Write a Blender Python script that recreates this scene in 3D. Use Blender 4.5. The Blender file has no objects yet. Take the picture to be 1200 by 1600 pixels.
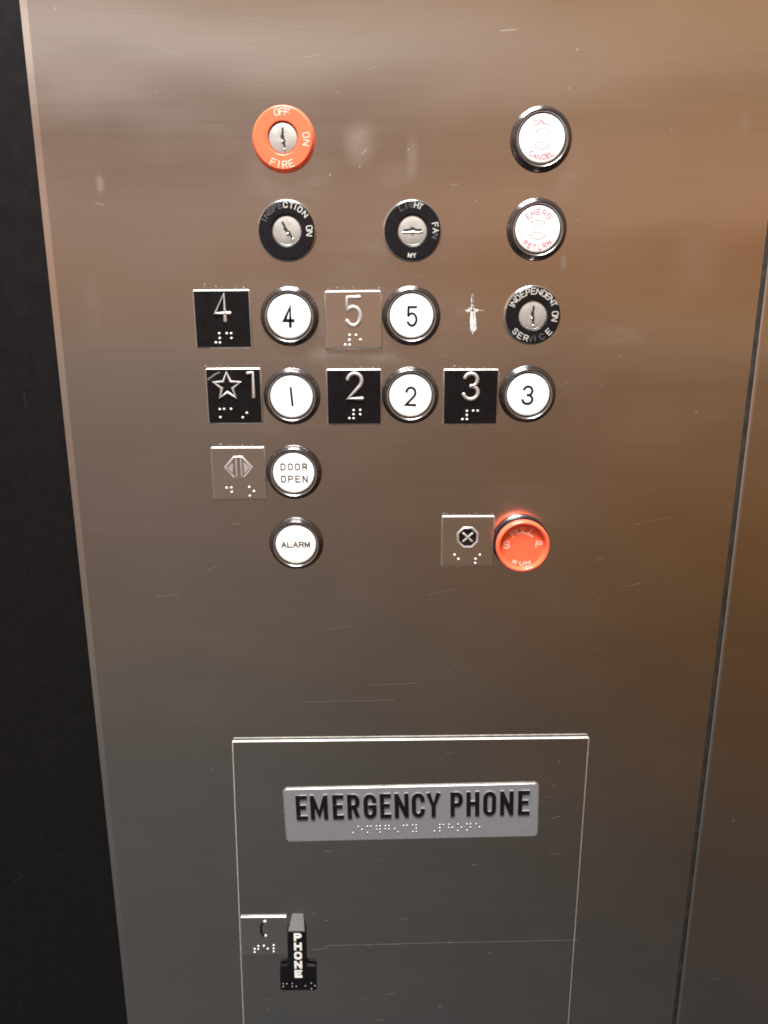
import bpy, bmesh, math, random
from mathutils import Vector, Matrix

random.seed(7)
MM = 0.001
H0 = 1.40                       # height of the top row of fixtures above the floor, metres
scene = bpy.context.scene


def srgb(r, g, b, k=1.0):
    def f(c):
        c /= 255.0
        return c / 12.92 if c <= 0.04045 else ((c + 0.055) / 1.055) ** 2.4
    return (f(r) * k, f(g) * k, f(b) * k, 1.0)


# ------------------------------------------------------------------ camera
cam_d = bpy.data.cameras.new("camera")
cam_d.sensor_fit = 'VERTICAL'
cam_d.sensor_height = 36.0
cam_d.lens = 1220.0 / 1600.0 * 36.0
cam_d.clip_start = 0.01
cam_d.clip_end = 50.0
cam = bpy.data.objects.new("camera", cam_d)
scene.collection.objects.link(cam)
cam.location = (0.05356, -0.4520, H0 - 0.08396)
cam.rotation_euler = (math.radians(90 - 14.942), 0.0, math.radians(0.067))
scene.camera = cam

# ------------------------------------------------------------------ world: painted gradient standing in for the lift interior, banded for the steel's reflections
world = bpy.data.worlds.new("World")
scene.world = world
world.use_nodes = True
wn = world.node_tree
wn.nodes.clear()


def ramp(nt, stops):
    n = nt.nodes.new('ShaderNodeValToRGB')
    els = n.color_ramp.elements
    while len(els) > 1:
        els.remove(els[-1])
    for i, (p, c) in enumerate(stops):
        e = els[0] if i == 0 else els.new(p)
        e.position = p
        e.color = c
    return n


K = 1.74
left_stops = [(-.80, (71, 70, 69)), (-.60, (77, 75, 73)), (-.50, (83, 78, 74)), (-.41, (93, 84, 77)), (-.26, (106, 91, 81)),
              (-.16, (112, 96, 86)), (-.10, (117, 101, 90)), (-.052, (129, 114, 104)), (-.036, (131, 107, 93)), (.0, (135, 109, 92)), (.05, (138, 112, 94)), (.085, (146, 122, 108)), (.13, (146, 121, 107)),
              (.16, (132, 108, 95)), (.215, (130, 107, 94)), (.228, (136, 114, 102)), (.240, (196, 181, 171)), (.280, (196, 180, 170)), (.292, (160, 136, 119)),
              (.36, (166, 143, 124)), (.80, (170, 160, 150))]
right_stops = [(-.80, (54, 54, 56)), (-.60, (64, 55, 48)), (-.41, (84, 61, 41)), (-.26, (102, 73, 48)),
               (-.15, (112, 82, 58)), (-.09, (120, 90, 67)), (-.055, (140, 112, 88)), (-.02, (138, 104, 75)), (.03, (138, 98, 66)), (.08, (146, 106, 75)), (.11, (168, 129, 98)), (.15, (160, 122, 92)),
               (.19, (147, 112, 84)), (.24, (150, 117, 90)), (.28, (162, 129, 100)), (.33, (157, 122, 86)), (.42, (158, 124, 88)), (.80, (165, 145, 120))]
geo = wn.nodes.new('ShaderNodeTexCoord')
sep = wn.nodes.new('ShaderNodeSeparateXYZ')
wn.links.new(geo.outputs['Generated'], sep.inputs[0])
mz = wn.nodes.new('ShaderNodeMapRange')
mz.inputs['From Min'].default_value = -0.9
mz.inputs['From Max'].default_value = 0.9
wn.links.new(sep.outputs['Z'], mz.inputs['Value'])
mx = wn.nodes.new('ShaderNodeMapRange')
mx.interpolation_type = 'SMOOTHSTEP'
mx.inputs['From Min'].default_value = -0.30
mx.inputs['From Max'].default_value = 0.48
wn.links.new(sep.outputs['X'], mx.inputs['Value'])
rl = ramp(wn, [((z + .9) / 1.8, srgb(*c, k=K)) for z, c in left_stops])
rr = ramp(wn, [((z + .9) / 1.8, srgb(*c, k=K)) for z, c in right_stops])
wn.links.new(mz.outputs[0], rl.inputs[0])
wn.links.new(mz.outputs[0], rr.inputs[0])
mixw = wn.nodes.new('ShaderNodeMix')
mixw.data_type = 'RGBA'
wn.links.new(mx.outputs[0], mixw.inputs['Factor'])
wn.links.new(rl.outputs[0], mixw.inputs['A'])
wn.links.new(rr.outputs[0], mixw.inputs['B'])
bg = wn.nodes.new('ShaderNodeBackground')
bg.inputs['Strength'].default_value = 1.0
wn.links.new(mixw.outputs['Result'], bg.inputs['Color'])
# far left of the world is brightened, added to lighten the panel's folded edge
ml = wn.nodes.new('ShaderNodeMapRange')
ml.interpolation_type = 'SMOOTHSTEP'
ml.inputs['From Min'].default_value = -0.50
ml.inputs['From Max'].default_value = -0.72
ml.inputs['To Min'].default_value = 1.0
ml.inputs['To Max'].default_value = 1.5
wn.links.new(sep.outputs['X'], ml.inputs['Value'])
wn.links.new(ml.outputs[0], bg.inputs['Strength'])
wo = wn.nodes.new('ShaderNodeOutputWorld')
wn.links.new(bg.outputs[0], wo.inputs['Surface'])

# ------------------------------------------------------------------ the ceiling lamp of the lift
lamp_d = bpy.data.lights.new("ceiling_lamp", 'AREA')
lamp_d.shape = 'RECTANGLE'
lamp_d.size = 0.55
lamp_d.size_y = 0.40
lamp_d.energy = 60.0
lamp_d.color = (1.0, 0.995, 0.985)
lamp = bpy.data.objects.new("ceiling_lamp", lamp_d)
scene.collection.objects.link(lamp)
lamp.location = (-0.08, -0.46, H0 + 0.92)

scene.cycles.filter_width = 1.9         # a phone camera's softness
vs = scene.view_settings
vs.view_transform = 'Standard'
vs.look = 'None'
vs.exposure = 0.0
vs.gamma = 1.0
vs.use_curve_mapping = False


# ------------------------------------------------------------------ materials
def new_mat(name):
    m = bpy.data.materials.new(name)
    m.use_nodes = True
    nt = m.node_tree
    return m, nt, nt.nodes['Principled BSDF']


def val(nt, op, a, b=None, clamp=False):
    n = nt.nodes.new('ShaderNodeMath')
    n.operation = op
    n.use_clamp = clamp
    for i, v in enumerate((a, b)):
        if v is None:
            continue
        if isinstance(v, (int, float)):
            n.inputs[i].default_value = v
        else:
            nt.links.new(v, n.inputs[i])
    return n.outputs[0]


def noise(nt, scale, detail=3.0, vec=None, mapscale=None, rough=0.55):
    tc = nt.nodes.new('ShaderNodeTexCoord')
    src = tc.outputs['Object']
    if mapscale:
        mp = nt.nodes.new('ShaderNodeMapping')
        mp.inputs['Scale'].default_value = mapscale
        nt.links.new(src, mp.inputs['Vector'])
        src = mp.outputs[0]
    n = nt.nodes.new('ShaderNodeTexNoise')
    n.inputs['Scale'].default_value = scale
    n.inputs['Detail'].default_value = detail
    n.inputs['Roughness'].default_value = rough
    nt.links.new(src, n.inputs['Vector'])
    return n.outputs['Fac']


def mrange(nt, v, a, b, c, d, smooth=False):
    n = nt.nodes.new('ShaderNodeMapRange')
    n.interpolation_type = 'SMOOTHSTEP' if smooth else 'LINEAR'
    for k, x in zip(('From Min', 'From Max', 'To Min', 'To Max'), (a, b, c, d)):
        n.inputs[k].default_value = x
    nt.links.new(v, n.inputs['Value'])
    return n.outputs[0]


def steel(name, base, rough, aniso=0.45, smudges=(), bump=0.006, waves=0.0016):
    """horizontally brushed stainless steel with cloudy wear and greasy smudges"""
    m, nt, p = new_mat(name)
    p.inputs['Metallic'].default_value = 1.0
    fine = noise(nt, 1.0, 4.0, mapscale=(18.0, 18.0, 1500.0), rough=0.7)
    mid = noise(nt, 1.0, 3.0, mapscale=(6.0, 6.0, 160.0))
    cloud = noise(nt, 9.0, 4.0)
    r = mrange(nt, cloud, 0.3, 0.7, rough - 0.012, rough + 0.018)
    r = val(nt, 'ADD', r, mrange(nt, mid, 0.3, 0.7, -0.012, 0.012))
    tone = val(nt, 'ADD', mrange(nt, fine, 0.3, 0.7, 0.955, 1.045), mrange(nt, cloud, 0.3, 0.7, -0.05, 0.05))
    tone = val(nt, 'ADD', tone, mrange(nt, mid, 0.3, 0.7, -0.018, 0.018))
    if smudges:
        tc = nt.nodes.new('ShaderNodeTexCoord')
        acc = None
        for (x, z, rx, rz, a) in smudges:
            mp = nt.nodes.new('ShaderNodeMapping')
            mp.inputs['Location'].default_value = (-x * MM / (rx * MM), 0, -z * MM / (rz * MM))
            mp.inputs['Scale'].default_value = (1 / (rx * MM), 0, 1 / (rz * MM))
            nt.links.new(tc.outputs['Object'], mp.inputs['Vector'])
            ln = nt.nodes.new('ShaderNodeVectorMath')
            ln.operation = 'LENGTH'
            nt.links.new(mp.outputs[0], ln.inputs[0])
            f = mrange(nt, ln.outputs['Value'], 0.15, 1.0, a, 0.0, True)
            acc = f if acc is None else val(nt, 'ADD', acc, f)
        patch = noise(nt, 1.0, 3.0, mapscale=(45.0, 45.0, 140.0))
        acc = val(nt, 'MULTIPLY', acc, mrange(nt, patch, 0.3, 0.7, 0.6, 1.25))
        r = val(nt, 'ADD', r, val(nt, 'MULTIPLY', acc, 0.25))
    col = nt.nodes.new('ShaderNodeMix')
    col.data_type = 'RGBA'
    col.blend_type = 'MULTIPLY'
    col.inputs['Factor'].default_value = 1.0
    col.inputs['A'].default_value = base
    nt.links.new(tone, col.inputs['B'])
    nt.links.new(col.outputs['Result'], p.inputs['Base Color'])
    nt.links.new(r, p.inputs['Roughness'])
    p.inputs['Anisotropic'].default_value = aniso
    tg = nt.nodes.new('ShaderNodeTangent')
    tg.direction_type = 'UV_MAP'
    nt.links.new(tg.outputs[0], p.inputs['Tangent'])
    bp = nt.nodes.new('ShaderNodeBump')
    bp.inputs['Strength'].default_value = bump
    bp.inputs['Distance'].default_value = 0.0005
    nt.links.new(fine, bp.inputs['Height'])
    wave = nt.nodes.new('ShaderNodeBump')          # the sheet is not quite flat
    wave.inputs['Strength'].default_value = 1.0
    wave.inputs['Distance'].default_value = waves
    nt.links.new(noise(nt, 1.0, 1.5, mapscale=(5.0, 5.0, 9.0)), wave.inputs['Height'])
    nt.links.new(wave.outputs[0], bp.inputs['Normal'])
    nt.links.new(bp.outputs[0], p.inputs['Normal'])
    return m


def simple(name, col, rough, metal=0.0, var=0.08, scale=300.0, coat=0.0, spec=0.5, bump=0.0):
    m, nt, p = new_mat(name)
    p.inputs['Metallic'].default_value = metal
    p.inputs['Specular IOR Level'].default_value = spec
    p.inputs['Coat Weight'].default_value = coat
    p.inputs['Coat Roughness'].default_value = 0.12
    n = noise(nt, scale, 4.0)
    mix = nt.nodes.new('ShaderNodeMix')
    mix.data_type = 'RGBA'
    mix.blend_type = 'MULTIPLY'
    mix.inputs['Factor'].default_value = 1.0
    mix.inputs['A'].default_value = (*col, 1.0)
    nt.links.new(mrange(nt, n, 0.3, 0.7, 1 - var, 1 + var), mix.inputs['B'])
    nt.links.new(mix.outputs['Result'], p.inputs['Base Color'])
    nt.links.new(mrange(nt, noise(nt, scale * 0.4, 3.0), 0.3, 0.7, max(0.02, rough - 0.05), rough + 0.06), p.inputs['Roughness'])
    if bump:
        bp = nt.nodes.new('ShaderNodeBump')
        bp.inputs['Strength'].default_value = bump
        bp.inputs['Distance'].default_value = 0.0003
        nt.links.new(n, bp.inputs['Height'])
        nt.links.new(bp.outputs[0], p.inputs['Normal'])
    return m


# greasy smudges on the panel: x, z (mm from the top left fixture), radius x, radius z, amount
SMUDGES = [(40, -2, 12, 16, .5), (68, -8, 5, 14, .45), (60, -18, 20, 10, .35), (152, -62, 3, 8, .8),
           (185, -102, 34, 11, .6), (165, -120, 25, 40, .30), (244, 8, 5, 9, .5), (-100, -22, 3.5, 8, .8),
           (84, -140, 7, 4, .4), (96, -88, 6, 6, .4), (120, -150, 45, 12, .35), (30, -114, 60, 8, .35),
           (210, -150, 40, 30, .22), (35, -98, 100, 50, .55), (60, -52, 60, 26, .35), (137, -203, 46, 26, .42), (2, -20, 34, 22, .4),
           (-15, -150, 50, 16, .4), (150, -20, 22, 30, .4), (-110, -90, 8, 30, .35), (225, -60, 18, 40, .3), (-60, -330, 50, 30, .3), (-70, -60, 40, 25, .2), (20, -262, 90, 25, .2), (100, 30, 90, 12, .25)]
M = {}
M['steel'] = steel('brushed_steel', (0.60, 0.585, 0.57, 1), 0.125, 0.0, smudges=SMUDGES)
M['steel_plain'] = steel('brushed_steel_plain', (0.59, 0.57, 0.55, 1), 0.105, 0.0)
M['steel_door'] = steel('brushed_steel_door', (0.60, 0.59, 0.58, 1), 0.11, 0.0,
                        smudges=[(90, 30, 14, 8, .5), (104, 4, 10, 18, .4), (-30, -130, 30, 20, .3), (20, -60, 40, 12, .25), (-76, 50, 22, 22, .6), (-70, -20, 26, 22, .4)])
M['steel_plate'] = steel('brushed_steel_plate', (0.70, 0.68, 0.66, 1), 0.20, 0.0)
M['steel_edge'] = simple('bare_steel_edge', (0.52, 0.51, 0.50), 0.42, 1.0, 0.06, 500)
M['scratch'] = simple('scratched_metal', (0.50, 0.475, 0.455), 0.42, 0.97, 0.25, 900)
M['rubbed'] = simple('rubbed_bare_metal', (0.56, 0.55, 0.54), 0.75, 0.0, 0.22, 700)
M['dot'] = simple('bright_braille_metal', (0.70, 0.69, 0.68), 0.36, 0.5, 0.04)
M['chrome'] = simple('polished_chrome', (0.82, 0.82, 0.83), 0.14, 1.0, 0.03)
M['dark_chrome'] = simple('dark_chrome_ring', (0.10, 0.088, 0.092), 0.20, 0.9, 0.1)  # chrome darkened in colour for the dark room it would mirror
M['inner_chrome'] = simple('dull_chrome_seat', (0.28, 0.27, 0.27), 0.24, 1.0, 0.06)
M['rim_chrome'] = simple('dark_chrome_rim', (0.14, 0.13, 0.13), 0.26, 1.0, 0.06)  # darker than plain chrome
M['relief'] = simple('satin_silver_relief', (0.52, 0.495, 0.485), 0.42, 0.65, 0.05, 500)
M['door_edge'] = simple('door_edge_highlight', (0.85, 0.83, 0.80), 0.5, 0.75, 0.15, 300)  # paler than the door face to paint in its bright edge highlight
M['nickel'] = simple('nickel_lock_face', (0.46, 0.445, 0.42), 0.42, 0.6, 0.08, 500)
M['black_plastic'] = simple('black_plastic', (0.005, 0.0048, 0.007), 0.32, 0.0, 0.25, 400, spec=0.32, bump=0.05)
M['black_paint'] = simple('black_enamel', (0.005, 0.0042, 0.005), 0.36, 0.0, 0.3, 400, spec=0.22, bump=0.06)
M['black_void'] = simple('recess_shade_black', (0.004, 0.004, 0.004), 0.7, 0.0)  # flat black painted for the shade in keyways and the door gap
M['black_ink'] = simple('black_ink', (0.006, 0.0056, 0.008), 0.42, 0.0, 0.2, spec=0.22)
M['red_ink'] = simple('red_ink', (0.72, 0.16, 0.20), 0.5, 0.0, 0.2)
M['pale_ink'] = simple('faded_red_ink', (0.74, 0.33, 0.35), 0.5, 0.0, 0.2)
M['white_plastic'] = simple('white_plastic', (0.83, 0.82, 0.80), 0.30, 0.0, 0.02, 120)
M['bright_paint'] = simple('bright_white_fill', (0.86, 0.86, 0.85), 0.5, 0.0, 0.05, 700)
M['white_paint'] = simple('white_paint_fill', (0.44, 0.43, 0.40), 0.5, 0.0, 0.15, 700)
M['worn_paint'] = simple('worn_paint_fill', (0.06, 0.058, 0.066), 0.5, 0.0, 0.6, 900)
M['orange_plastic'] = simple('orange_red_plastic', (0.92, 0.132, 0.062), 0.26, 0.0, 0.05, 150)
M['pink_paint'] = simple('worn_pink_fill', (0.86, 0.45, 0.36), 0.5, 0.0, 0.1, 700)
M['grey_sign'] = simple('grey_sign_lacquer', (0.207, 0.214, 0.238), 0.42, 0.1, 0.05, 400)
M['lit_bracket'] = simple('bracket_lit_grey', (0.20, 0.205, 0.215), 0.5, 0.4, 0.08)  # grey paints the lit top of the tab's slope
M['dark_wall'] = simple('dark_wall_laminate', (0.0055, 0.0052, 0.006), 0.36, 0.0, 0.2, 220, spec=0.24, bump=0.04)
M['backing'] = simple('dark_joint_backing', (0.018, 0.0175, 0.017), 0.7, 0.0, 0.5, 800, bump=0.3)

COL = scene.collection


# ------------------------------------------------------------------ object helpers
def finish(name, bm, mats, parent=None, smooth=35.0, tilt=None):
    bmesh.ops.recalc_face_normals(bm, faces=bm.faces)
    uv = bm.loops.layers.uv.new('UVMap')
    for f in bm.faces:
        for l in f.loops:                       # u runs up the panel: tangent across the brushing
            l[uv].uv = (l.vert.co.z * 5.0, l.vert.co.x * 5.0)
    me = bpy.data.meshes.new(name)
    bm.to_mesh(me)
    bm.free()
    for m in (mats if isinstance(mats, (list, tuple)) else [mats]):
        me.materials.append(M[m])
    if smooth:
        me.shade_smooth()
        me.set_sharp_from_angle(angle=math.radians(smooth))
    o = bpy.data.objects.new(name, me)
    COL.objects.link(o)
    if parent:
        o.parent = parent
    return o


def share(name, src, parent):
    o = bpy.data.objects.new(name, src.data)
    COL.objects.link(o)
    o.parent = parent
    return o


def tag(o, label, cat, group=None):
    o['label'] = label
    o['category'] = cat
    if group:
        o['group'] = group
    return o


def thing(name, x, z, label, cat, group=None, d=0.0, rot=0.0):
    """an Empty on the panel's face (x right, z up in mm from the top left fixture, d proud of the face)"""
    o = bpy.data.objects.new(name, None)
    o.empty_display_size = 0.01
    COL.objects.link(o)
    o.location = (x * MM, -d * MM, H0 + z * MM)
    o.rotation_euler = (0, math.radians(-rot), 0)      # positive = anticlockwise as seen from the front
    return tag(o, label, cat, group)


def V(bm, x, z, h):
    return bm.verts.new((x * MM, -h * MM, z * MM))


def loft(bm, rings, mats, cap_last=True, cap_first=True, close=True):
    """rings: lists of (x, z, h) of equal length; mats: material index per band"""
    vr = [[V(bm, *p) for p in r] for r in rings]
    n = len(vr[0])
    for i in range(len(vr) - 1):
        for j in range(n if close else n - 1):
            f = bm.faces.new((vr[i][j], vr[i][(j + 1) % n], vr[i + 1][(j + 1) % n], vr[i + 1][j]))
            f.material_index = mats[i]
    if cap_last:
        bm.faces.new(vr[-1]).material_index = mats[-1]
    if cap_first:
        bm.faces.new(list(reversed(vr[0]))).material_index = mats[0]


def lathe(bm, prof, seg=72, cap=True):
    """prof: (r, h, material index of the band that follows)"""
    rings = [[(r * math.cos(2 * math.pi * k / seg), r * math.sin(2 * math.pi * k / seg), h) for k in range(seg)] for r, h, m in prof]
    ms = [m for r, h, m in prof]
    loft(bm, rings, ms, cap_last=cap)


def fillet(corners, r, n=5):
    out = []
    k = len(corners)
    for i in range(k):
        p = Vector(corners[i])
        a = (Vector(corners[i - 1]) - p).normalized()
        b = (Vector(corners[(i + 1) % k]) - p).normalized()
        ang = a.angle(b)
        t = r / math.tan(ang / 2)
        c = p + (a + b).normalized() * (r / math.sin(ang / 2))
        s = p + a * t - c
        e = p + b * t - c
        for j in range(n + 1):
            v = s.lerp(e, j / n)
            v = v.normalized() * r if r > 0 else Vector((0, 0))
            out.append((c.x + v.x, c.y + v.y))
    return out


def inset(corners, d):
    out = []
    k = len(corners)
    for i in range(k):
        p = Vector(corners[i])
        a = (Vector(corners[i - 1]) - p).normalized()
        b = (Vector(corners[(i + 1) % k]) - p).normalized()
        ang = a.angle(b)
        out.append(tuple(p + (a + b).normalized() * (d / math.sin(ang / 2))))
    return out


def slab(bm, corners, r, h0, h1, bev, m_face=0, m_edge=0, steps=3, n=5):
    """a plate with rounded corners and a rounded front edge; corners run clockwise or anticlockwise"""
    rings = [[(x, z, h0) for x, z in fillet(corners, r, n)]]
    for i in range(steps + 1):
        a = math.pi / 2 * i / steps
        d = bev * (1 - math.cos(a))
        rr = max(r - d, 0.02)
        rings.append([(x, z, h1 - bev + bev * math.sin(a)) for x, z in fillet(inset(corners, d), rr, n)])
    rings.append([(x, z, h1) for x, z in fillet(inset(corners, bev + .12), max(r - bev - .12, 0.02), n)])
    loft(bm, rings, [m_edge] * (steps + 1) + [m_face, m_face])


def rect(w, h, cx=0, cz=0):
    return [(cx - w / 2, cz - h / 2), (cx + w / 2, cz - h / 2), (cx + w / 2, cz + h / 2), (cx - w / 2, cz + h / 2)]


def dome(bm, x, z, h, r, hh=None, seg=10, rings=4, mat=0):
    hh = hh or r * 0.8
    rs = [[(x + r * math.cos(a) * math.cos(2 * math.pi * k / seg), z + r * math.cos(a) * math.sin(2 * math.pi * k / seg),
            h - 0.15 + (hh + .15) * math.sin(a)) for k in range(seg)] for a in [math.pi / 2 * i / rings * 0.94 for i in range(rings + 1)]]
    loft(bm, rs, [mat] * len(rs))


def ribbon(bm, pts, w, h0, h1, ext=None, closed=False, m_top=0, m_side=0, bev=0.0):
    """a flat raised stroke along a polyline, mitred at its bends"""
    P = [Vector(p) for i, p in enumerate(pts) if i == 0 or (Vector(p) - Vector(pts[i - 1])).length > 1e-4]
    if closed and (P[0] - P[-1]).length < 1e-4:
        P.pop()
    ext = w * 0.5 if ext is None else ext
    if not closed and ext:
        P[0] = P[0] + (P[0] - P[1]).normalized() * ext
        P[-1] = P[-1] + (P[-1] - P[-2]).normalized() * ext
    n = len(P)
    st = []
    for i in range(n):
        a = (P[i] - P[i - 1]).normalized() if (i > 0 or closed) else None
        b = (P[(i + 1) % n] - P[i]).normalized() if (i < n - 1 or closed) else None
        t = ((a + b) if a and b else (a or b))
        t = t.normalized() if t.length > 1e-6 else b
        nrm = Vector((-t.y, t.x))
        k = 1.0
        if a and b:
            c = max(0.45, nrm.dot(Vector((-b.y, b.x))))
            k = 1 / c
        st.append((P[i], nrm, k))
    sec = []
    for p, nr, k in st:
        o = nr * (w / 2 * k)
        q = nr * ((w / 2 - bev) * k)
        sec.append([V(bm, *(p + o), h0), V(bm, *(p + o), h1 - bev), V(bm, *(p + q), h1),
                    V(bm, *(p - q), h1), V(bm, *(p - o), h1 - bev), V(bm, *(p - o), h0)]
                   if bev else [V(bm, *(p + o), h0), V(bm, *(p + o), h1), V(bm, *(p - o), h1), V(bm, *(p - o), h0)])
    top = 2 if bev else 1
    L = len(sec[0])
    for i in range(n if closed else n - 1):
        A, B = sec[i], sec[(i + 1) % n]
        for j in range(L - 1):
            f = bm.faces.new((A[j], A[j + 1], B[j + 1], B[j]))
            f.material_index = m_top if j == top else m_side
    if not closed:
        for S in (sec[0], sec[-1]):
            bm.faces.new(S).material_index = m_side


def tube(bm, pts, r, h, closed=False, mat=0, seg=10, flat=0.8):
    """a raised half round stroke lying on the face at height h"""
    P = [Vector(p) for i, p in enumerate(pts) if i == 0 or (Vector(p) - Vector(pts[i - 1])).length > 1e-4]
    n = len(P)
    rings = []

    def ring(p, nr, rr):
        return [(p.x + nr.x * rr * math.cos(2 * math.pi * k / seg), p.y + nr.y * rr * math.cos(2 * math.pi * k / seg),
                 h + rr * flat * math.sin(2 * math.pi * k / seg)) for k in range(seg)]
    for i in range(n):
        a = (P[i] - P[i - 1]).normalized() if (i > 0 or closed) else None
        b = (P[(i + 1) % n] - P[i]).normalized() if (i < n - 1 or closed) else None
        t = ((a + b) if a and b else (a or b)).normalized()
        nr = Vector((-t.y, t.x))
        if not closed and i == 0:
            for s in (0.97, 0.7, 0.35):
                rings.append(ring(P[0] - t * r * s, nr, r * math.sqrt(1 - s * s)))
        rings.append(ring(P[i], nr, r))
        if not closed and i == n - 1:
            for s in (0.35, 0.7, 0.97):
                rings.append(ring(P[i] + t * r * s, nr, r * math.sqrt(1 - s * s)))
    if closed:
        rings.append(rings[0])
        loft(bm, rings, [mat] * len(rings), False, False)
        bmesh.ops.remove_doubles(bm, verts=bm.verts, dist=1e-9)
    else:
        loft(bm, rings, [mat] * len(rings))


# ------------------------------------------------------------------ a stroke alphabet (unit box, x and y from 0 to 1)
def arc(cx, cy, rx, ry, a0, a1, n=14):
    return [(cx + rx * math.cos(math.radians(a0 + (a1 - a0) * i / n)), cy + ry * math.sin(math.radians(a0 + (a1 - a0) * i / n))) for i in range(n + 1)]


def oval(y=0.24):
    """upright rounded O: straight flanks, round top and foot"""
    return arc(.5, 1 - y, .5, y, 0, 180, 12) + arc(.5, y, .5, y, 180, 360, 12)


GL = {
    'A': [[(0, 0), (.5, 1), (1, 0)], [(.2, .36), (.8, .36)]],
    'C': [arc(.5, .76, .5, .24, 0, 180) + arc(.5, .24, .5, .24, 180, 360)],
    'D': [[(0, 0), (0, 1), (.5, 1)] + arc(.5, .7, .5, .3, 90, 0, 8) + arc(.5, .3, .5, .3, 0, -90, 8) + [(0, 0)]],
    'E': [[(0, 0), (0, 1)], [(0, 1), (1, 1)], [(0, .52), (.82, .52)], [(0, 0), (1, 0)]],
    'F': [[(0, 0), (0, 1)], [(0, 1), (1, 1)], [(0, .52), (.8, .52)]],
    'G': [arc(.5, .76, .5, .24, 0, 180) + arc(.5, .24, .5, .24, 180, 360) + [(1, .48), (.55, .48)]],
    'H': [[(0, 0), (0, 1)], [(1, 0), (1, 1)], [(0, .53), (1, .53)]],
    'I': [[(.5, 0), (.5, 1)]],
    'L': [[(0, 1), (0, 0), (1, 0)]],
    'M': [[(0, 0), (0, 1)], [(1, 0), (1, 1)], [(.05, .96), (.5, .16), (.95, .96)]],
    'N': [[(0, 0), (0, 1)], [(1, 0), (1, 1)], [(.04, .97), (.96, .03)]],
    'O': [oval() + ['closed']],
    'P': [[(0, 0), (0, 1)], [(0, 1), (.6, 1)] + arc(.6, .74, .4, .26, 90, -90, 12) + [(0, .48)]],
    'R': [[(0, 0), (0, 1)], [(0, 1), (.6, 1)] + arc(.6, .75, .4, .25, 90, -90, 12) + [(0, .5)], [(.55, .5), (1, 0)]],
    'S': [arc(.5, .76, .48, .24, 15, 180, 8) + arc(.5, .76, .5, .26, 180, 270, 6) + arc(.5, .25, .5, .25, 90, 0, 6) + arc(.5, .25, .5, .25, 0, -165, 10)],
    'T': [[(0, 1), (1, 1)], [(.5, 0), (.5, 1)]],
    'U': [[(0, 1)] + arc(.5, .26, .5, .26, 180, 360, 12) + [(1, 1)]],
    'V': [[(0, 1), (.5, 0), (1, 1)]],
    'Y': [[(.0, 1), (.5, .42), (1, 1)], [(.5, .42), (.5, 0)]],
    '1': [[(.15, .94), (.55, 1), (.55, 0)]],
    '|': [[(.5, 0), (.5, 1)]],
    '2': [arc(.5, .72, .48, .28, 170, 0, 12) + arc(.45, .72, .53, .34, -5, -48, 5) + [(0.02, 0), (1, 0)]],
    '3': [arc(.47, .75, .46, .25, 160, -88, 14), arc(.47, .26, .52, .26, 88, -165, 16)],
    '4': [[(.68, 0), (.68, 1), (0, .28), (1, .28)]],
    '5': [[(.92, 1), (.1, 1), (.06, .56)] + arc(.48, .33, .5, .33, 140, -150, 16)],
}


def glyph(ch, cx, cz, w, h, rot=0.0):
    """strokes of one letter centred on (cx, cz)"""
    out = []
    c, s = math.cos(math.radians(rot)), math.sin(math.radians(rot))
    for st in GL[ch]:
        closed = st[-1] == 'closed'
        pts = []
        for p in (st[:-1] if closed else st):
            x, z = (p[0] - .5) * w, (p[1] - .5) * h
            pts.append((cx + c * x - s * z, cz + s * x + c * z))
        if closed:
            pts = pts[:-1]
        out.append((pts, closed))
    return out


def write(bm, letters, stroke, h0, h1, mat=0, mside=None, bev=0.0, ext=None):
    """letters: (character, x, z, width, height, rotation, material index)"""
    k = 0
    for (ch, x, z, w, h, rot, mi) in letters:
        for pts, closed in glyph(ch, x, z, w, h, rot):
            e = ext
            if ch in 'MN' and abs(pts[0][0] - pts[-1][0]) > 0.2 * w or (ch == 'R' and len(pts) == 2 and abs(pts[0][0] - pts[1][0]) > .2 * w):
                e = 0.0
            ribbon(bm, pts, stroke, h0, h1 + 0.012 * (k % 5), closed=closed, m_top=mi, m_side=mi if mside is None else mside, bev=bev, ext=e)
            k += 1


def on_arc(text, radius, angles, w, h, mats=None, bottom=False, jitter=1.5):
    out = []
    for i, (ch, a) in enumerate(zip(text, angles)):
        if ch == ' ':
            continue
        t = math.radians(a)
        ww = w * (0.3 if ch == 'I' else 1.15 if ch in 'MN' else 1.0)
        rj = random.uniform(-jitter, jitter)
        mi = mats[i] if mats else 0
        if bottom:
            out.append((ch, radius * math.sin(t), -radius * math.cos(t), ww, h, a + rj, mi))
        else:
            out.append((ch, radius * math.sin(t), radius * math.cos(t), ww, h, -a + rj, mi))
    return out


def line(text, cx, cz, pitch, w, h, rot=0.0, mi=0):
    n = len(text)
    c, s = math.cos(math.radians(rot)), math.sin(math.radians(rot))
    out = []
    for i, ch in enumerate(text):
        if ch != ' ':
            u = (i - (n - 1) / 2) * pitch
            out.append((ch, cx + c * u, cz + s * u, w, h, rot, mi))
    return out


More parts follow.
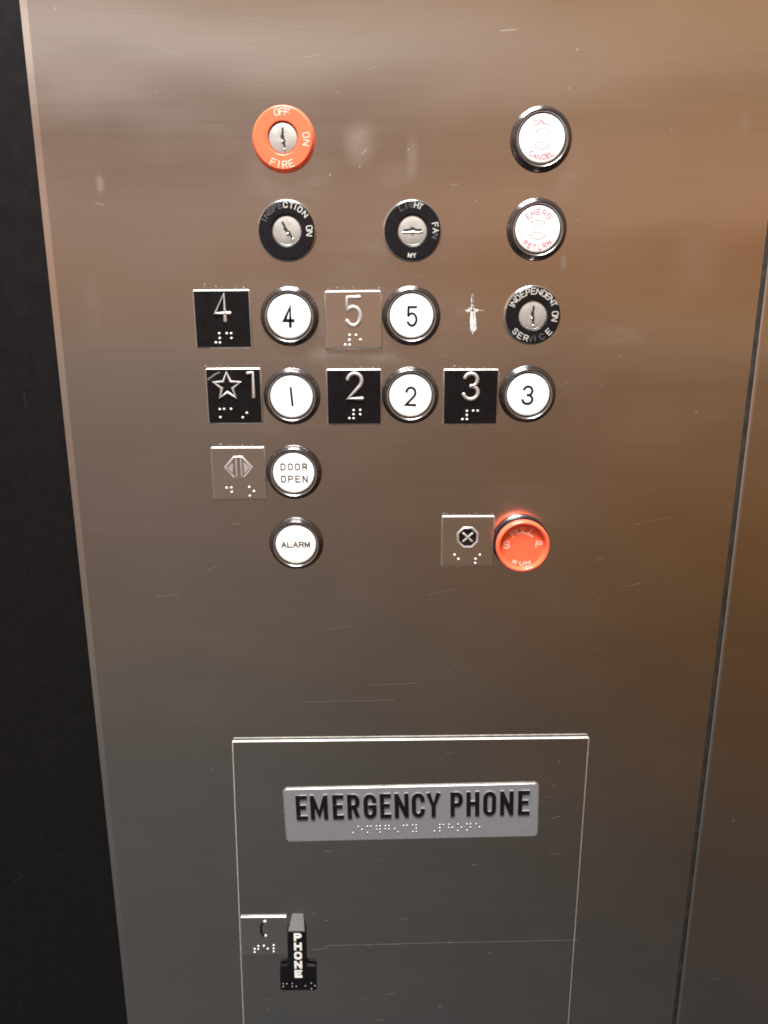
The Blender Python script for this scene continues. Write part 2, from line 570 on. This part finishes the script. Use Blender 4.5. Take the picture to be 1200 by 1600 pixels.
# ------------------------------------------------------------------ the steel panel and its neighbours
def marks(bm, m):
    """bright scratches, nicks and specks in the steel: paper thin raised burrs of the same panel"""
    def scratch(x, z, length, ang, wd, parts=4, jag=0.25, m=m):
        a = math.radians(ang)
        pts = []
        for i in range(parts + 1):
            t = i / parts - .5
            o = random.uniform(-jag, jag) * wd * 2
            pts.append((x + math.cos(a) * t * length - math.sin(a) * o, z + math.sin(a) * t * length + math.cos(a) * o))
        ribbon(bm, pts, wd, -.05, 0.03, m_top=m, m_side=m, ext=0)

    def speck(x, z, r, m=m):
        n = 6
        rr = [r * random.uniform(.6, 1.3) for _ in range(n)]
        ring = [(x + rr[k] * math.cos(6.283 * k / n), z + rr[k] * math.sin(6.283 * k / n), -.05) for k in range(n)]
        loft(bm, [ring, [(px, pz, .03) for px, pz, _ in ring]], [m, m])
    # the scratched cross beside the fifth floor button
    def blot(outline):
        loft(bm, [[(px, pz, -.05) for px, pz in outline], [(px, pz, .02) for px, pz in outline]], [m + 1, m + 1])
    left = [(102.0 + 1.2 * k / 11 - (.25 + 1.05 * min(1, max(0, k - 3) / 4)) * (1 if k < 11 else .4) + random.uniform(-.25, .25), -80.5 - 18.5 * k / 11) for k in range(12)]
    right = [(102.5 + 1.5 * k / 11 + (.2 + 1.0 * min(1, max(0, k - 3) / 4)) * (1 if k < 11 else .4) + random.uniform(-.25, .25), -80.5 - 18.5 * k / 11) for k in range(12)]
    blot(left + right[::-1])
    blot([(98.6, -87.6), (100.2, -86.9), (101.6, -87.2), (101.6, -88.3), (99.8, -88.5)])
    blot([(103.3, -87.1), (105.0, -86.8), (106.6, -87.5), (104.8, -88.2), (103.3, -88.0)])
    for i in range(30):
        t = random.random()
        wd = .45 + 1.25 * max(0, t - .25) - max(0, t - .9) * 6
        scratch(102.3 + 1.7 * t + random.gauss(0, .55) * wd, -79.2 - 20.5 * t, random.uniform(1.5, 3.2), random.gauss(91, 14), random.uniform(.2, .6), m=m + 1)
    for i in range(10):
        t = random.random()
        speck(102.3 + 1.7 * t + random.gauss(0, 1.1), -79 - 21 * t, random.uniform(.1, .35), m + 1)
    for i in range(16):
        scratch(102.6 + random.gauss(0, 2.0), -87.7 + random.gauss(0, .5), random.uniform(1.5, 3.5), random.gauss(2, 10), random.uniform(.12, .4), m=m + 1)
    # pale grit caught along the top edges of the glued plates
    for px, pz in [(-37.4, -75.6), (35.9, -76.2), (-33, -118.6), (35.9, -119.2), (102.8, -119.3), (-32.6, -164.2), (103.6, -205.9)]:
        for i in range(9):
            speck(px + random.uniform(-16, 16), pz + abs(random.gauss(0, .7)), random.uniform(.10, .30), m + 1)
    # marks one can see singly: x, z, length, angle, width
    for a in [(117.5, 52.0, 9, 3, .30), (88.5, -255.5, 17, 14, .16), (42.5, -5.5, 4, 38, .45), (-101, -31.8, 5, -10, .5),
              (-36, -212, 4.5, -3, .35), (156, -128.5, 7, 22, .14), (205, -251, 12, 12, .10), (-80, -258, 14, 2, .14),
              (63, -111.3, 3, 30, .35), (-52, -240, 6, 25, .25), (15, 40, 10, 12, .08), (48, 35, 8, 14, .08),
              (-62, 44, 16, -24, .06), (158, -40, 3, 5, .2), (91, -22, 5, 5, .2), (184, -234, 5, 25, .2), (30, -330, 60, 1.5, .035),
              (60, -318, 34, 3, .03), (20, -280, 30, 9, .03), (-70, -120, 30, 14, .05), (215, -210, 22, 12, .06)]:
        scratch(*a)
    for a in [(187, -112.5, .65), (178, -129.5, .5), (234, -145, .7), (193, -198.5, .4), (184.5, -198.7, .4), (186, -260, .4),
              (40, -13, .5), (24, -17, .55), (66, -4.5, .6), (103, -30, .5), (-132, -470, .8), (-100, -470, .45), (-122, -505, .6),
              (-18, -165, .8), (-115, 62, .5), (150, 25, .4), (205, 5, .4), (62, -112, .5), (153, 43, .5), (-60, -380, .4), (-95, -430, .4)]:
        speck(*a)
    for i in range(70):
        speck(random.uniform(-125, 258), random.uniform(-340, 62), random.uniform(.10, .20))
    for i in range(40):
        x, z = random.uniform(-120, 250), random.uniform(-345, 60)
        scratch(x, z, random.uniform(1, 4), random.gauss(8, 22), random.uniform(.05, .10))


bm = bmesh.new()
slab(bm, [(-133.4, -760), (262.4, -760), (262.4, 170), (-133.4, 170)], 0.4, -30, 0, 0.9, steps=4, n=2)
for v in bm.verts:                # the left edge is folded back in a shallow slope
    x, h = v.co.x / MM, -v.co.y / MM
    if x < -132.0 and h > -.95:
        v.co.x = (-128.9 if x > -132.44 else -133.4 + (h + .9) / .9 * 4.2) * MM
marks(bm, 1)
o = finish('steel_panel', bm, ['steel', 'scratch', 'rubbed'])
o.location = (0, 0, H0)
tag(o, 'large brushed stainless steel elevator panel with scratches that carries the buttons', 'control panel')

bm = bmesh.new()
slab(bm, [(264.9, -760), (640, -760), (640, 170), (264.9, 170)], 0.4, -30, 0, 2.2, steps=5, n=2)
for i in range(10):
    x, z = random.uniform(275, 330), random.uniform(-580, -60)
    ribbon(bm, [(x, z), (x + random.uniform(1, 5), z + random.uniform(-1, 1))], .14, -.05, .03, m_top=1, m_side=1, ext=0)
o = finish('wall_panel', bm, ['steel_plain', 'scratch'])
o.location = (0, 0, H0)
tag(o, 'plain brushed steel wall panel right of the dark vertical joint', 'wall panel')

bm = bmesh.new()
slab(bm, [(-620, -760), (-134.6, -760), (-134.6, 170), (-620, 170)], 0.4, -34, -9, 0.6, n=2)
for i in range(60):
    x, z = random.uniform(-230, -136), random.uniform(-590, 66)
    if random.random() < .72:
        r = random.uniform(.08, .22)
        ring = [(x + r * random.uniform(.6, 1.3) * math.cos(k * 1.047), z + r * random.uniform(.6, 1.3) * math.sin(k * 1.047), -9.1) for k in range(6)]
        loft(bm, [ring, [(a, b, -8.97) for a, b, _ in ring]], [1, 1])
    else:
        a = random.gauss(75, 25)
        L = random.uniform(2, 12)
        ribbon(bm, [(x, z), (x + L * math.cos(math.radians(a)), z + L * math.sin(math.radians(a)))], .10, -9.1, -8.97, m_top=1, m_side=1, ext=0)
o = finish('wall_panel', bm, ['dark_wall', 'worn_paint'])
o.location = (0, 0, H0)
tag(o, 'black wall panel with pale specks left of the steel panel', 'wall panel')

bm = bmesh.new()  # dark strip added to stop world light leaking through the open joint
pts_l = [(262.42 + random.uniform(0, .02), -760 + i * 4.0) for i in range(233)]
rings = []
for i in range(233):
    z = -760 + i * 4.0
    hh = -1.6 + random.uniform(-.5, .5)
    rings.append([(262.3, z, -20), (265.0, z, -20), (265.0, z, hh - .6), (263.7, z, hh), (262.3, z, hh - .4)])
loft(bm, rings, [0] * 233)
o = finish('joint_backing', bm, 'backing')
o.location = (0, 0, H0)
tag(o, 'thin dark vertical joint line between the two brushed steel panels', 'joint seal')

# ------------------------------------------------------------------ push buttons
BZ = [(16.4, -.6, 0), (16.4, .4, 0), (16.25, 1.1, 0), (15.9, 1.75, 0), (15.35, 2.2, 1), (15.1, 3.0, 1), (14.75, 3.9, 1), (14.2, 4.3, 1),
      (13.75, 4.3, 2), (13.3, 4.0, 2), (12.85, 3.2, 2), (12.35, 2.2, 2), (12.3, 1.2, 2)]
CAP = [(12.1, .8, 0), (12.1, 3.0, 0), (12.0, 3.3, 0), (11.7, 3.52, 0), (11.2, 3.6, 0), (8, 3.66, 0), (4, 3.72, 0), (.6, 3.75, 0)]
PROTO = {}


def push_button(x, z, label, letters, stroke, ink='black_ink', extra=None, tilt=0.0, top=3.62):
    t = thing('push_button', x, z, label, 'push button', 'round white push buttons on the panel')
    if 'bezel' not in PROTO:
        bm = bmesh.new(); lathe(bm, BZ)
        PROTO['bezel'] = finish('bezel', bm, ['rim_chrome', 'dark_chrome', 'inner_chrome'], t, 40)
        bm = bmesh.new(); lathe(bm, CAP)
        PROTO['cap'] = cap = finish('cap', bm, 'white_plastic', t, 60)
    else:
        share('bezel', PROTO['bezel'], t)
        cap = share('cap', PROTO['cap'], t)
    bm = bmesh.new()
    write(bm, letters, stroke, 3.2, top + .16)
    finish('lettering', bm, [ink, 'pale_ink'], cap, 0)
    if extra:
        bm = bmesh.new()
        for pts in extra:
            ribbon(bm, pts, .40, 3.2, 3.86, ext=.1)
        finish('emblem', bm, 'pale_ink', cap, 0)
    return t


HAT = [arc(0, 1.2, 4.1, 3.6, 150, 30, 10), [(-4.1, 3.6), (-3.3, 4.3)], [(-3.6, 3.0), (-1.7, 1.3), (-1.6, 0), (-1.8, -1.5), (-4.0, -3.2)],
       [(4.1, 3.6), (3.3, 4.3)], [(3.6, 3.0), (1.7, 1.3), (1.6, 0), (1.8, -1.5), (4.0, -3.2)], arc(0, -1.6, 4.4, 3.4, 205, 335, 12),
       [(-1.4, 1.4), (-.4, 1.6)], [(.5, 1.6), (1.4, 1.4)], [(-1.6, -1.6), (-.2, -1.9), (1.4, -1.6)]]
push_button(136.4, 0.2, 'white push button with red CALL CANCEL lettering at the top right',
            on_arc('CALL', 8.5, [-25, -8, 9, 25], 1.9, 2.5, [0, 0, 0, 1]) + on_arc('CANCEL', 9.0, [-37, -22, -8, 8, 22, 36], 1.6, 2.3, bottom=True),
            .48, 'red_ink', HAT)
push_button(136.4, -44.9, 'white push button with red EMERG RETURN lettering',
            on_arc('EMERG', 8.7, [-40, -20, 0, 20, 40], 1.9, 2.8) + on_arc('RETURN', 9.3, [-43, -26, -9, 9, 26, 43], 1.5, 2.4, bottom=True),
            .48, 'red_ink', HAT)
push_button(0.1, -90.9, 'white push button marked 4 with a thick black digit', [('4', -.2, 0, 4.8, 10.0, -1, 0)], 1.85)
push_button(68.4, -90.6, 'white push button marked 5 with a thin black digit', [('5', .3, -.2, 5.0, 10.0, 0, 0)], 1.35)
push_button(0.1, -135.5, 'white push button marked 1, a single slanted black stroke', [('|', 0.1, .2, 1, 9.4, 4.5, 0)], 1.35)
push_button(68.2, -134.9, 'white push button marked 2 beside the black plate with a raised 2', [('2', .1, -.2, 5.3, 9.8, -2, 0)], 1.4)
push_button(135.5, -134.3, 'white push button marked 3, at the right end of its row', [('3', -.2, -.2, 5.4, 9.8, -2, 0)], 1.4)
push_button(0.0, -180.1, 'white push button lettered DOOR OPEN in small black letters',
            line('DOOR', .3, 3.9, 4.25, 2.4, 3.5) + line('OPEN', .3, -3.4, 4.25, 2.4, 3.5), .62)
push_button(0.0, -224.0, 'white push button lettered ALARM, lowest of the white buttons', line('ALARM', -.1, .1, 3.5, 2.5, 3.0), .66)


# ------------------------------------------------------------------ key switches
def keyway(rot, jag):
    c, s = math.cos(math.radians(rot)), math.sin(math.radians(rot))
    return [(c * x - s * y, s * x + c * y) for x, y in jag]


JAG = [(0, 5.0), (0.05, 2.6), (-.5, 1.4), (-.6, .5), (.2, -.4), (.75, -1.3), (.6, -2.4), (.75, -4.6)]


def key_switch(x, z, label, collar_mat, rim_mat, R, hc, letters, ink, rot, straight=False, stroke=.5, worn='worn_paint'):
    t = thing('key_switch', x, z, label, 'key switch', 'key switches on the panel')
    bm = bmesh.new()
    lathe(bm, [(R + .4, -.6, 1), (R + .4, .7, 1), (R + .2, 1.5, 1), (R - .15, 2.1, 1), (R - .6, hc - .35, 0), (R - .8, hc - .12, 0), (R - 1.1, hc, 0), (R - 1.25, hc, 0),
               (8.75, hc, 0), (8.6, hc, 0), (8.25, hc - .12, 0), (8.0, hc - .5, 1), (7.9, .4, 1)])
    finish('collar', bm, [collar_mat, rim_mat], t, 40)
    bm = bmesh.new()
    lathe(bm, [(7.75, .2, 0), (7.75, hc - 1.3, 0), (7.3, hc - .75, 0), (6.9, hc - .62, 0), (3.0, hc - .6, 0), (1.0, hc - .6, 0)])
    cyl = finish('lock_cylinder', bm, 'nickel', t, 25)
    hf = hc - .6
    bm = bmesh.new()
    if straight:
        a = [(-5.0, -.1), (-3.2, .25), (-1.3, .45), (-.8, .9), (.8, .9), (1.3, .45), (3.2, .25), (5.0, .35)]
    else:
        a = keyway(rot, JAG)
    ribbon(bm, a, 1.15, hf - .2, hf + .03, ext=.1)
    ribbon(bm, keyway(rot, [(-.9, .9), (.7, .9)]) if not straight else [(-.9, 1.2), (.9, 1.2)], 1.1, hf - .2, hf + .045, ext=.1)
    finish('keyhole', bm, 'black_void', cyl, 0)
    bm = bmesh.new()
    if straight:
        tube(bm, [(-5.2, -.95), (5.3, -.85)], .42, hf)
        dome(bm, 0, -1.0, hf, 1.0, .7)
    else:
        dome(bm, *keyway(rot, [(-.35, -1.7)])[0], hf, .85, .7)
        dome(bm, *keyway(rot, [(.75, -5.4)])[0], hf, .65, .5)
    finish('keyway_glint', bm, 'chrome', cyl, 60)  # polished bumps added to stand in for the keyway's glints
    bm = bmesh.new()
    write(bm, letters, stroke, hc - .15, hc + .05)
    finish('lettering', bm, [ink, worn], t, 0)
    return t


key_switch(-.2, .3, 'bright orange red key switch ring lettered FIRE', 'orange_plastic', 'orange_plastic', 16.2, 4.6,
           on_arc('OFF', 12.6, [-13, 0, 12], 2.3, 3.0, [1, 0, 0]) + on_arc('ON', 12.4, [84, 101], 2.2, 3.4) +
           on_arc('FIRE', 13.0, [-25, -11, 3, 18], 2.3, 3.2, bottom=True), 'pink_paint', 0, stroke=.55, worn='pink_paint')
key_switch(.2, -45.6, 'black key switch lettered INSPECTION ON with a slanted keyhole', 'black_plastic', 'chrome', 15.9, 3.4,
           on_arc('INSPECTION', 13.1, [-66, -53, -40, -28, -14, -1, 13, 23, 35, 51], 2.0, 2.7, [1, 1, 1, 1, 1, 0, 0, 0, 0, 0]) +
           on_arc('ON', 12.4, [84, 97], 2.0, 3.2), 'white_paint', 28, stroke=.55)
key_switch(68.5, -45.6, 'black key switch lettered LIGHT FAN with a level keyhole', 'black_plastic', 'chrome', 15.9, 3.4,
           on_arc('LIGHT', 13.0, [-28, -16, -3, 9, 19], 1.9, 2.5, [1, 1, 1, 0, 0]) + on_arc('FAN', 12.6, [77, 90, 103], 2.0, 2.9, [0, 0, 1]) +
           on_arc('MY', 12.9, [-6, 5], 1.5, 1.9, [0, 0], bottom=True), 'white_paint', 90, True, stroke=.5)
key_switch(136.0, -90.2, 'black key switch lettered INDEPENDENT SERVICE in cream letters', 'black_plastic', 'chrome', 15.9, 3.4,
           on_arc('INDEPENDENT', 12.9, [-67, -57, -43, -29, -15, -2, 12, 26, 38, 50, 62], 2.1, 3.0) + on_arc('ON', 12.4, [86, 99], 2.1, 3.3) +
           on_arc('SERVICE', 12.9, [-47, -31, -15, -3, 8, 26, 46], 2.2, 3.0, [0, 0, 0, 1, 1, 1, 0], bottom=True), 'white_paint', -4, stroke=.5)
# the bare patch rubbed into the lower rim of the INDEPENDENT switch is worn lettering, kept in its letters


# ------------------------------------------------------------------ raised number and braille plates
def braille_plate(x, z, label, face, strokes, dots, rot=0.0, w=32.0, h=32.0, d=0.0, r=1.0, stroke_r=1.1, extra=None, dot_r=.82, num_mat=None):
    t = thing('braille_plate', x, z, label, 'braille plate', 'square tactile plates with raised symbols and braille', d=d, rot=rot)
    bm = bmesh.new()
    slab(bm, rect(w, h), r, -.4, 1.6, .75, 0, 1)
    finish('plate', bm, [face, 'steel_edge'], t, 50)
    bm = bmesh.new()
    for pts, closed in strokes:
        tube(bm, pts, stroke_r, 1.6, closed)
    if extra:
        extra(bm)
    finish('symbol', bm, num_mat or ['relief', 'black_ink'], t, 60)
    bm = bmesh.new()
    for (dx, dz) in dots:
        dome(bm, dx, dz, 1.6, dot_r, .8)
    finish('braille_dots', bm, 'dot', t, 60)
    return t


def G(ch, cx, cz, w, h):
    return glyph(ch, cx, cz, w, h)


braille_plate(-37.4, -92.4, 'black square plate with raised silver 4 and braille', 'black_paint', G('4', 0.1, 6.4, 8.2, 14.6),
              [(-2.3, -7.9), (-2.2, -10.5), (-4.5, -12.9), (-2.2, -12.95), (1.9, -7.9), (4.4, -7.9), (4.4, -10.5)], .4)
braille_plate(35.9, -92.9, 'bare steel square plate with raised 5 and braille', 'steel_plate', G('5', 0.1, 4.6, 8.0, 15.4),
              [(-2.3, -8.3), (-2.4, -11.0), (-4.9, -13.6), (-2.4, -13.7), (1.3, -8.3), (3.8, -10.9)], .5, r=1.6, stroke_r=1.2, dot_r=.9)
star = []
for i in range(10):
    rr = 8.0 if i % 2 == 0 else 3.3
    a = math.radians(90 + 36 * i)
    star.append((-3.7 + rr * math.cos(a), 5.6 + rr * math.sin(a)))
braille_plate(-33.0, -135.4, 'black square plate with raised star and 1, chipped at its upper left', 'black_paint',
              [(star, True)] + [([(8.4, 13.0), (11.2, 13.4), (11.2, -.6)], False)],
              [(-8.7, -7.5), (-6.2, -7.4), (-2.2, -7.4), (-8.6, -12.1), (6.8, -9.7), (4.3, -12.3)], .3, r=1.3, stroke_r=1.0,
              extra=lambda b: [ribbon(b, [(-14.6, 9.2 + .8 * k), (-10.2, 12.4 + .5 * k), (-7.5, 13.6 + .3 * k)], .22, 1.5, 1.63) for k in range(2)])
braille_plate(35.9, -135.9, 'black square plate with raised silver 2 and braille', 'black_paint', G('2', 0.4, 6.3, 8.4, 14.2),
              [(-.4, -7.6), (-.5, -10.0), (-2.9, -12.3), (-.5, -12.3), (3.4, -7.5), (3.4, -10.0)], .3, r=1.2)
braille_plate(102.8, -135.9, 'black square plate with raised silver 3 and braille', 'black_paint', G('3', 0.2, 6.1, 8.0, 14.6),
              [(-1.9, -8.0), (-1.9, -10.4), (-4.4, -12.8), (-1.8, -12.8), (1.7, -7.9), (4.3, -7.9)], .1)


def door_arrows(b):
    for s in (-1, 1):
        pts = [(s * 2.5 + .1, 9.6), (s * 7.9 + .1, 4.0), (s * 3.4 + .1, -1.9)]
        tube(b, pts, .8, 1.6)
        tri = [(s * 3.0 + .1, 6.6), (s * 6.6 + .1, 3.7), (s * 3.4 + .1, .4)]
        loft(b, [[(x, z, 1.4) for x, z in tri], [(x, z, 2.2) for x, z in tri]], [0, 0])
        tube(b, [(s * 1.45 + .3, 9.2), (s * 1.45 + .3, -1.8)], .55, 1.6)
    tube(b, [(-2.4, 9.9), (2.6, 9.9)], .75, 1.6)


braille_plate(-32.6, -180.9, 'bare steel square plate with raised door opening arrows and braille', 'steel_plate', [], 
              [(-7.6, -8.6), (-4.8, -8.5), (-4.7, -11.1), (5.9, -8.2), (8.5, -10.7), (5.9, -13.5)], .3, r=1.2, extra=door_arrows, dot_r=.85)


def stop_mark(b):
    R = 7.1
    octo = [(-.2 + R * math.cos(math.radians(22.5 + 45 * k)), 2.7 + R * 1.0 * math.sin(math.radians(22.5 + 45 * k))) for k in range(8)]
    oi = [(-.2 + (R - 1.5) * math.cos(math.radians(22.5 + 45 * k)), 2.7 + (R - 1.5) * math.sin(math.radians(22.5 + 45 * k))) for k in range(8)]
    loft(b, [[(x, z, 1.4) for x, z in octo], [(x, z, 2.0) for x, z in octo],
             [(x * .93 + .0, (z - 2.7) * .93 + 2.7, 2.5) for x, z in octo], [(x, z, 2.1) for x, z in oi]], [0, 0, 0, 1])
    for s in (-1, 1):
        tube(b, [(-.2 - 2.5, 2.7 - s * 2.4), (-.2 + 2.5, 2.7 + s * 2.4)], .75, 2.15)


braille_plate(103.6, -222.6, 'bare steel square plate with black octagon X beside the stop button', 'steel_plate', [],
              [(-7.8, -8.5), (-5.4, -11.2), (7.5, -8.5), (5.0, -11.1), (4.9, -13.7)], 0, r=1.0, extra=stop_mark, dot_r=.85)

# ------------------------------------------------------------------ stop button
t = thing('stop_button', 135.3, -222.9, 'protruding orange red stop button lettered PULL and STOP', 'stop button')
bm = bmesh.new()
lathe(bm, [(17.0, -.6, 0), (17.0, .4, 0), (16.85, 1.0, 0), (16.5, 1.5, 0), (16.2, 1.7, 1), (16.0, 3.0, 1), (15.6, 3.4, 1), (14.6, 3.5, 1), (13.5, 3.6, 1), (9.5, 3.4, 1)])
finish('bezel', bm, ['rim_chrome', 'black_plastic'], t, 40)
bm = bmesh.new()
lathe(bm, [(11.5, 2.5, 0), (12.0, 5.6, 0), (15.0, 6.2, 0), (15.6, 6.8, 0), (15.9, 7.8, 0), (15.85, 10.6, 0), (15.65, 11.4, 0), (15.3, 11.9, 0), (14.8, 12.1, 0),
           (14.2, 12.0, 0), (13.7, 11.6, 0), (13.45, 10.9, 0), (13.35, 9.3, 0), (13.1, 9.05, 0), (12.9, 9.0, 0), (12.5, 9.0, 0), (2, 9.0, 0)], cap=True)
knob = finish('knob', bm, 'orange_plastic', t, 40)
bm = bmesh.new()
L = on_arc('PULL', 9.6, [-36, -14, 10, 34], 2.8, 3.6, [0, 0, 0, 0]) + \
    [('S', -9.4, .6, 3.0, 4.2, 0, 0), ('P', 9.8, 1.0, 3.4, 3.2, -8, 0)] + on_arc('RUN', 11.2, [-22, 0, 19], 2.2, 1.9, [1, 1, 1], bottom=True)
write(bm, L, .85, 8.8, 9.07)
finish('lettering', bm, ['pink_paint', 'pink_paint'], knob, 0)

# ------------------------------------------------------------------ phone cabinet door
DX, DZ = 70.0, -540.0


def dl(p):
    return [(x - DX, z - DZ) for x, z in p]


door = thing('phone_door', DX, DZ, 'flush brushed steel emergency phone door in the lower half of the panel', 'cabinet door')
bm = bmesh.new()
slab(bm, dl([(-51.0, -735), (186.9, -735), (185.7, -354.5), (-45.4, -357.5)]), 1.2, 1.3, 2.5, .7, 0, 2, steps=4)
for i in range(26):
    x, z = random.uniform(-110, 110), random.uniform(-45, 178)
    Ls, a = random.uniform(1, 7), random.gauss(3, 18)
    ribbon(bm, [(x, z), (x + Ls * math.cos(math.radians(a)), z + Ls * math.sin(math.radians(a)))], random.uniform(.05, .09), 2.4, 2.53, m_top=1, m_side=1, ext=0)
for (x, z, r) in [(97, 168, .5), (95, 150, .6), (-65, 49, .7), (98, 166, .3)]:
    ring = [(x + r * math.cos(k * 1.047) * random.uniform(.7, 1.2), z + r * math.sin(k * 1.047), 2.4) for k in range(6)]
    loft(bm, [ring, [(a, b, 2.53) for a, b, _ in ring]], [1, 1])
for (x0, z0, x1, z1) in [(-58, 22, 118, 27), (-75, 17, -56, 20)]:
    ribbon(bm, [(x0, z0), ((x0 + x1) / 2, (z0 + z1) / 2 + .3), (x1, z1)], .02, 2.4, 2.53, m_top=1, m_side=1, ext=0)
leaf = finish('door_leaf', bm, ['steel_door', 'scratch', 'door_edge'], door, 50)
bm = bmesh.new()
slab(bm, dl([(-49.5, -733), (185.5, -733), (184.3, -356.3), (-44.0, -359.3)]), 1.0, -.3, 1.5, .1)
finish('door_gap_shade', bm, 'black_void', door)  # black sheet added to paint the shaded gap round the leaf

# the pull tab: a sloping bracket, its lit top painted grey, into a black plastic T
bm = bmesh.new()
f = [dl([p])[0] for p in [(-10.3, -491.2), (-2.8, -491.2), (-1.7, -502.0), (-12.9, -502.0)]]
hs = [2.6, 2.6, 6.6, 6.6]
loft(bm, [[(x, z, 2.3 if i < 2 else 4.6) for i, (x, z) in enumerate(f)], [(x, z, h) for (x, z), h in zip(f, hs)]], [1, 1])
pts = [(-13.6, -501.8), (-1.5, -501.8), (-1.4, -530.6), (-.4, -531.8), (4.6, -532.3), (5.3, -533.2), (5.2, -553.0), (4.4, -554.0), (-19.3, -554.2), (-20.2, -553.2),
       (-20.1, -533.6), (-19.4, -532.6), (-15.2, -531.8), (-14.2, -530.6)]
pts = dl(pts)
cx = sum(p[0] for p in pts) / len(pts)


def tab_h(z, base):
    return base - max(0, (-499 - (z + DZ))) / 52.0 * 1.8


rings = [[(x, z, tab_h(z, 4.6)) for x, z in pts], [(x, z, tab_h(z, 6.7)) for x, z in pts],
         [(x + (.5 if x < cx else -.5), z + (-.4 if z > -DZ - 530 + 10 else .4) * (1 if z > 30 or z < -5 else 0), tab_h(z, 7.1)) for x, z in pts]]
loft(bm, rings, [0, 0, 0])
handle = finish('handle', bm, ['black_plastic', 'lit_bracket'], door, 30)
handle['label'] = 'black pull tab lettered PHONE hanging from a sloping bracket coloured as lit'
bm = bmesh.new()
for i, ch in enumerate('PHONE'):
    z = -506.6 - i * 8.05
    x = -6.5 - i * .14
    lx, lz = x - DX, z - DZ
    write(bm, [(ch, lx, lz, 3.9, 5.0, 0, 0)], 1.55, tab_h(lz - 3, 5.6), tab_h(lz + 3.4, 7.1) + .10, ext=.75)
finish('lettering', bm, 'bright_paint', handle, 0)
bm = bmesh.new()
for (x, z) in [(-18.1, -545.3), (-18.1, -547.9), (-15.6, -545.3), (-11.7, -545.1), (-11.8, -547.9), (-9.0, -547.7), (-2.4, -547.2), (1.8, -544.8), (4.2, -547.0), (1.8, -549.7)]:
    lx, lz = x - DX, z - 2.5 - DZ
    dome(bm, lx, lz, tab_h(lz, 7.1), .42, .35)
finish('braille_dots', bm, 'white_paint', handle, 60)

# the small braille plate beside the tab, on the door
handset = [(.7, 12.0), (-.9, 10.9), (-1.8, 8.6), (-2.1, 5.6), (-1.8, 3.0), (-.8, .8), (.8, .1)]


def phone_symbol(b):
    tube(b, handset, .85, 1.6, mat=1)
    dome(b, .9, 12.2, 1.6, 1.5, 1.1, mat=0)
    dome(b, .9, .4, 1.6, 1.2, 1.0, mat=0)


braille_plate(-30.0, -508.6, 'bare steel square plate with raised handset symbol beside the black pull tab', 'steel_plate', [],
              [(-4.7, -8.2), (-7.4, -10.7), (-4.8, -10.7), (-7.5, -13.3), (-.8, -8.0), (1.8, -10.5), (6.1, -7.6), (6.0, -10.3), (5.9, -12.9)],
              .6, w=32.5, h=32.0, d=2.5, extra=phone_symbol, dot_r=.8)

# ------------------------------------------------------------------ the EMERGENCY PHONE sign
sign = thing('emergency_sign', 71.1, -409.9, 'grey sign lettered EMERGENCY PHONE with braille on the phone door', 'sign', d=2.5, rot=1.55)
bm = bmesh.new()
slab(bm, rect(168.6, 40.4), 3.2, -.3, 1.6, .6, 0, 1)
finish('plate', bm, ['grey_sign', 'steel_edge'], sign, 50)
SW = 2.75
ext_ = [(-5.3, 2.2), (4.3, 15.8), (19.1, 26.4), (28.9, 37.1), (39.7, 48.2), (50.6, 57.9), (60.3, 69.6), (71.7, 80.3), (81.8, 90.5),
        (97.4, 105.6), (108.0, 116.5), (119.1, 127.7), (130.3, 139.2), (142.2, 149.9)]
bm = bmesh.new()
lets = []
for ch, (a, b) in zip('EMERGENCYPHONE', ext_):
    a, b = (a - 71.3) * .992, (b - 71.3) * .992
    lets.append((ch, (a + b) / 2, 6.6, b - a - SW, 18.2 - SW, 0, 0))
write(bm, lets, SW, 1.4, 2.25, mside=1, bev=0.0, ext=SW / 2)
finish('lettering', bm, ['black_ink', 'relief'], sign, 0)
CELLS = {'cap': '6', 'e': '15', 'm': '134', 'er': '12456', 'g': '1245', 'en': '26', 'c': '14', 'y': '13456', 'p': '1234', 'h': '125', 'o': '135', 'n': '1345', ' ': ''}
bm = bmesh.new()
x = -41.4
for cell in ['cap', 'e', 'm', 'er', 'g', 'en', 'c', 'y', ' ', 'cap', 'p', 'h', 'o', 'n', 'e']:
    for dch in CELLS[cell]:
        k = int(dch) - 1
        dome(bm, x + (k // 3) * 2.35, -9.2 - (k % 3) * 2.4, 1.6, .54, .5)
    x += 6.02
finish('braille_dots', bm, 'dot', sign, 60)
